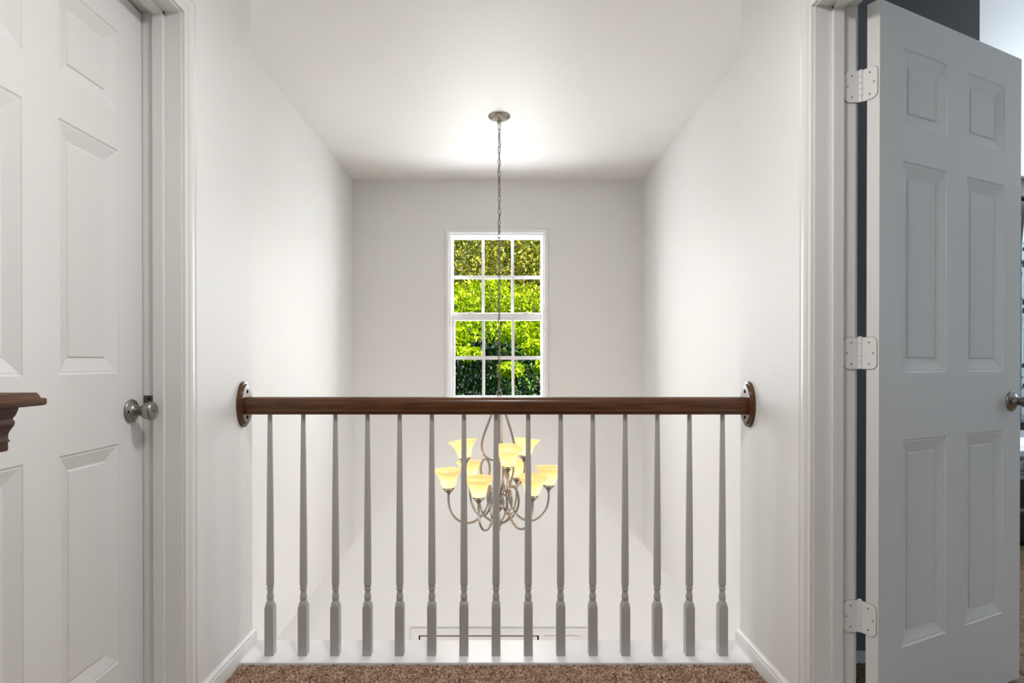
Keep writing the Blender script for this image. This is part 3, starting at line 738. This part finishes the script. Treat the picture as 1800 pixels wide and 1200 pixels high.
# lime tree, nearest : its boughs cross the middle panes
tree('lime_tree', 'bright lime green tree whose boughs cross the middle window panes', (2.4, 11.6, GZ), (1.3, 11.3, 2.6), 0.09,
     [((-0.95, 10.8, 2.0), (0.75, 0.6, 0.45)), ((-0.2, 11.0, 2.3), (0.7, 0.6, 0.35)), ((0.65, 10.9, 2.05), (0.7, 0.6, 0.42)), ((-0.45, 10.6, 1.68), (0.8, 0.5, 0.28)), ((0.5, 10.7, 1.6), (0.55, 0.5, 0.25)), ((-0.9, 10.4, 1.5), (0.4, 0.4, 0.25)),
      ((1.6, 11.0, 2.0), (0.9, 0.7, 0.6)), ((-2.0, 11.0, 2.0), (0.8, 0.7, 0.5)), ((2.6, 11.5, 2.4), (0.9, 0.8, 0.8)), ((0.80, 9.6, 1.02), (0.22, 0.2, 0.16)), ((-0.62, 10.2, 1.22), (0.35, 0.3, 0.12)), ((0.7, 10.1, 1.32), (0.35, 0.3, 0.14)), ((0.2, 10.0, 0.95), (0.2, 0.2, 0.12))],
     9500, 0.105, M['leaf_bright'], 3, 3)
# olive tree behind : top panes
tree('olive_tree', 'olive and yellow leaved tree filling the top window panes', (-2.4, 15.0, GZ), (-1.4, 15.0, 4.0), 0.12,
     [((-1.2, 15.0, 3.6), (1.3, 0.9, 1.0)), ((0.6, 15.2, 3.7), (1.3, 0.9, 1.0)), ((1.9, 15.3, 3.4), (1.2, 0.9, 1.1)), ((-2.6, 15.0, 4.0), (1.2, 1.0, 1.2)), ((0.0, 15.2, 5.0), (2.4, 1.0, 0.9)), ((0.2, 14.8, 2.6), (2.0, 0.7, 0.5)), ((0.0, 15.0, 3.5), (1.6, 0.8, 0.9))],
     22000, 0.095, M['leaf_olive'], 5, 3)
# deep green trees, furthest
tree('evergreen_tree', 'deep green tree behind the lower left window panes', (-1.6, 17.2, GZ), (-1.6, 17.2, 4.5), 0.12,
     [((-0.9, 17.2, 0.2), (1.4, 0.7, 1.5)), ((-1.5, 17.2, 3.0), (1.8, 0.7, 1.9)), ((-0.7, 17.2, 2.0), (1.2, 0.7, 2.0)), ((-1.2, 17.2, 5.4), (1.7, 0.7, 1.5)), ((-3.4, 17.2, 2.0), (1.7, 0.7, 3.0)), ((-1.3, 17.2, -1.4), (1.7, 0.7, 1.2))],
     14000, 0.17, M['leaf_dark'], 8, 3)
tree('evergreen_tree', 'deep green tree behind the lower right window panes', (1.8, 19.2, GZ), (1.8, 19.2, 4.5), 0.12,
     [((1.0, 19.2, 0.3), (1.6, 0.9, 1.7)), ((1.9, 19.2, 3.0), (2.1, 0.9, 1.9)), ((0.9, 19.2, 1.6), (1.45, 0.9, 1.8)), ((1.2, 19.2, 5.6), (2.3, 0.9, 1.5)), ((4.2, 19.2, 2.0), (1.7, 0.9, 3.0)), ((1.4, 19.2, -1.6), (2.0, 0.9, 1.2)), ((0.6, 19.2, 3.8), (1.8, 0.9, 1.6))],
     16000, 0.21, M['leaf_dark'], 9, 3)
m_ = MB(); m_.box(-30, 30, YB+0.3, 60, GZ-0.2, GZ)
struct(m_.build('ground', M['lawn']), 'shaded lawn outside below the window', 'ground')

# ------------------------------------------------------------------ light
w = bpy.data.worlds.new('sky'); sc.world = w; w.use_nodes = True
nt = w.node_tree; bg = nt.nodes['Background']
sky = nt.nodes.new('ShaderNodeTexSky'); sky.sky_type = 'HOSEK_WILKIE'; sky.sun_direction = (0.35, -0.45, 0.82); sky.turbidity = 3.0
nt.links.new(sky.outputs[0], bg.inputs['Color']); bg.inputs['Strength'].default_value = 1.2
def lamp_sun(d, e, col):
    L = bpy.data.lights.new('sun', 'SUN'); L.energy = e; L.color = col; L.angle = 0.01
    o = bpy.data.objects.new('sun', L); COL.objects.link(o); o.rotation_euler = Vector(d).to_track_quat('-Z', 'Y').to_euler(); return o
lamp_sun((-0.30, 0.50, -0.80), 11.0, (1.0, 0.95, 0.85))
def area(name, loc, d, sx, sy, e, col, shape='RECTANGLE', spread=PI):
    L = bpy.data.lights.new(name, 'AREA'); L.shape = shape; L.size = sx; L.size_y = sy; L.energy = e; L.color = col; L.spread = spread
    o = bpy.data.objects.new(name, L); COL.objects.link(o); o.location = loc; o.rotation_euler = Vector(d).to_track_quat('-Z', 'Y').to_euler(); return o
area('window_daylight', ((WX0+WX1)/2, YB+0.35, (WZ0+WZ1)/2+0.18), (0, -1, -0.2), 0.9, 1.5, 60, (0.95, 0.98, 1.0))
area('hall_ceiling_lamp', (0.05, 1.08, H-0.10), (0, 0, -1), 0.30, 0.30, 14, (1.0, 0.985, 0.955), 'DISK')
area('lower_room_fill', (0.0, -0.9, -2.0), (0, 1, 0.0), 4.0, 2.0, 46, (0.97, 0.985, 1.0))  # added unseen lamp, brightens the lower back wall and stairwell
area('lower_left_fill', (-2.6, 1.2, -1.9), (1, 0, 0.35), 2.4, 1.4, 34, (0.97, 0.985, 1.0))  # added unseen lamp, lifts the stairwell walls from the lower left
area('lower_right_fill', (2.9, 1.2, -1.9), (-1, 0, 0.35), 2.4, 1.4, 50, (0.97, 0.985, 1.0))  # added unseen lamp, lifts the stairwell walls from the lower right
area('bedroom_daylight', (4.2, 4.2, 1.5), (-0.1, -1, 0.25), 1.4, 1.6, 100, (0.80, 0.90, 1.0))
area('bedroom_side_fill', (5.4, 0.4, 1.5), (-1, 0.1, 0.0), 1.4, 1.4, 15, (0.72, 0.87, 1.0))  # added unseen bluish fill, brightens both hall doors through the right doorway

# ------------------------------------------------------------------ camera
cam = bpy.data.cameras.new('camera'); co = bpy.data.objects.new('camera', cam); COL.objects.link(co)
cam.sensor_fit = 'HORIZONTAL'; cam.sensor_width = 36.0; cam.lens = 36.0 * F / 1800.0
PITCH = math.radians(0.25)
co.location = (0, 0, ZC); co.rotation_euler = (PI/2 - PITCH, 0, 0)
cam.shift_x = (900 - VX) / 1800.0
cam.shift_y = (VY - 600 + F*math.tan(PITCH)) / 1800.0
cam.clip_start = 0.02; cam.clip_end = 200
sc.camera = co
vs = sc.view_settings
vs.view_transform = 'Standard'; vs.look = 'None'; vs.gamma = 1.0; vs.use_curve_mapping = False; vs.exposure = 0.31
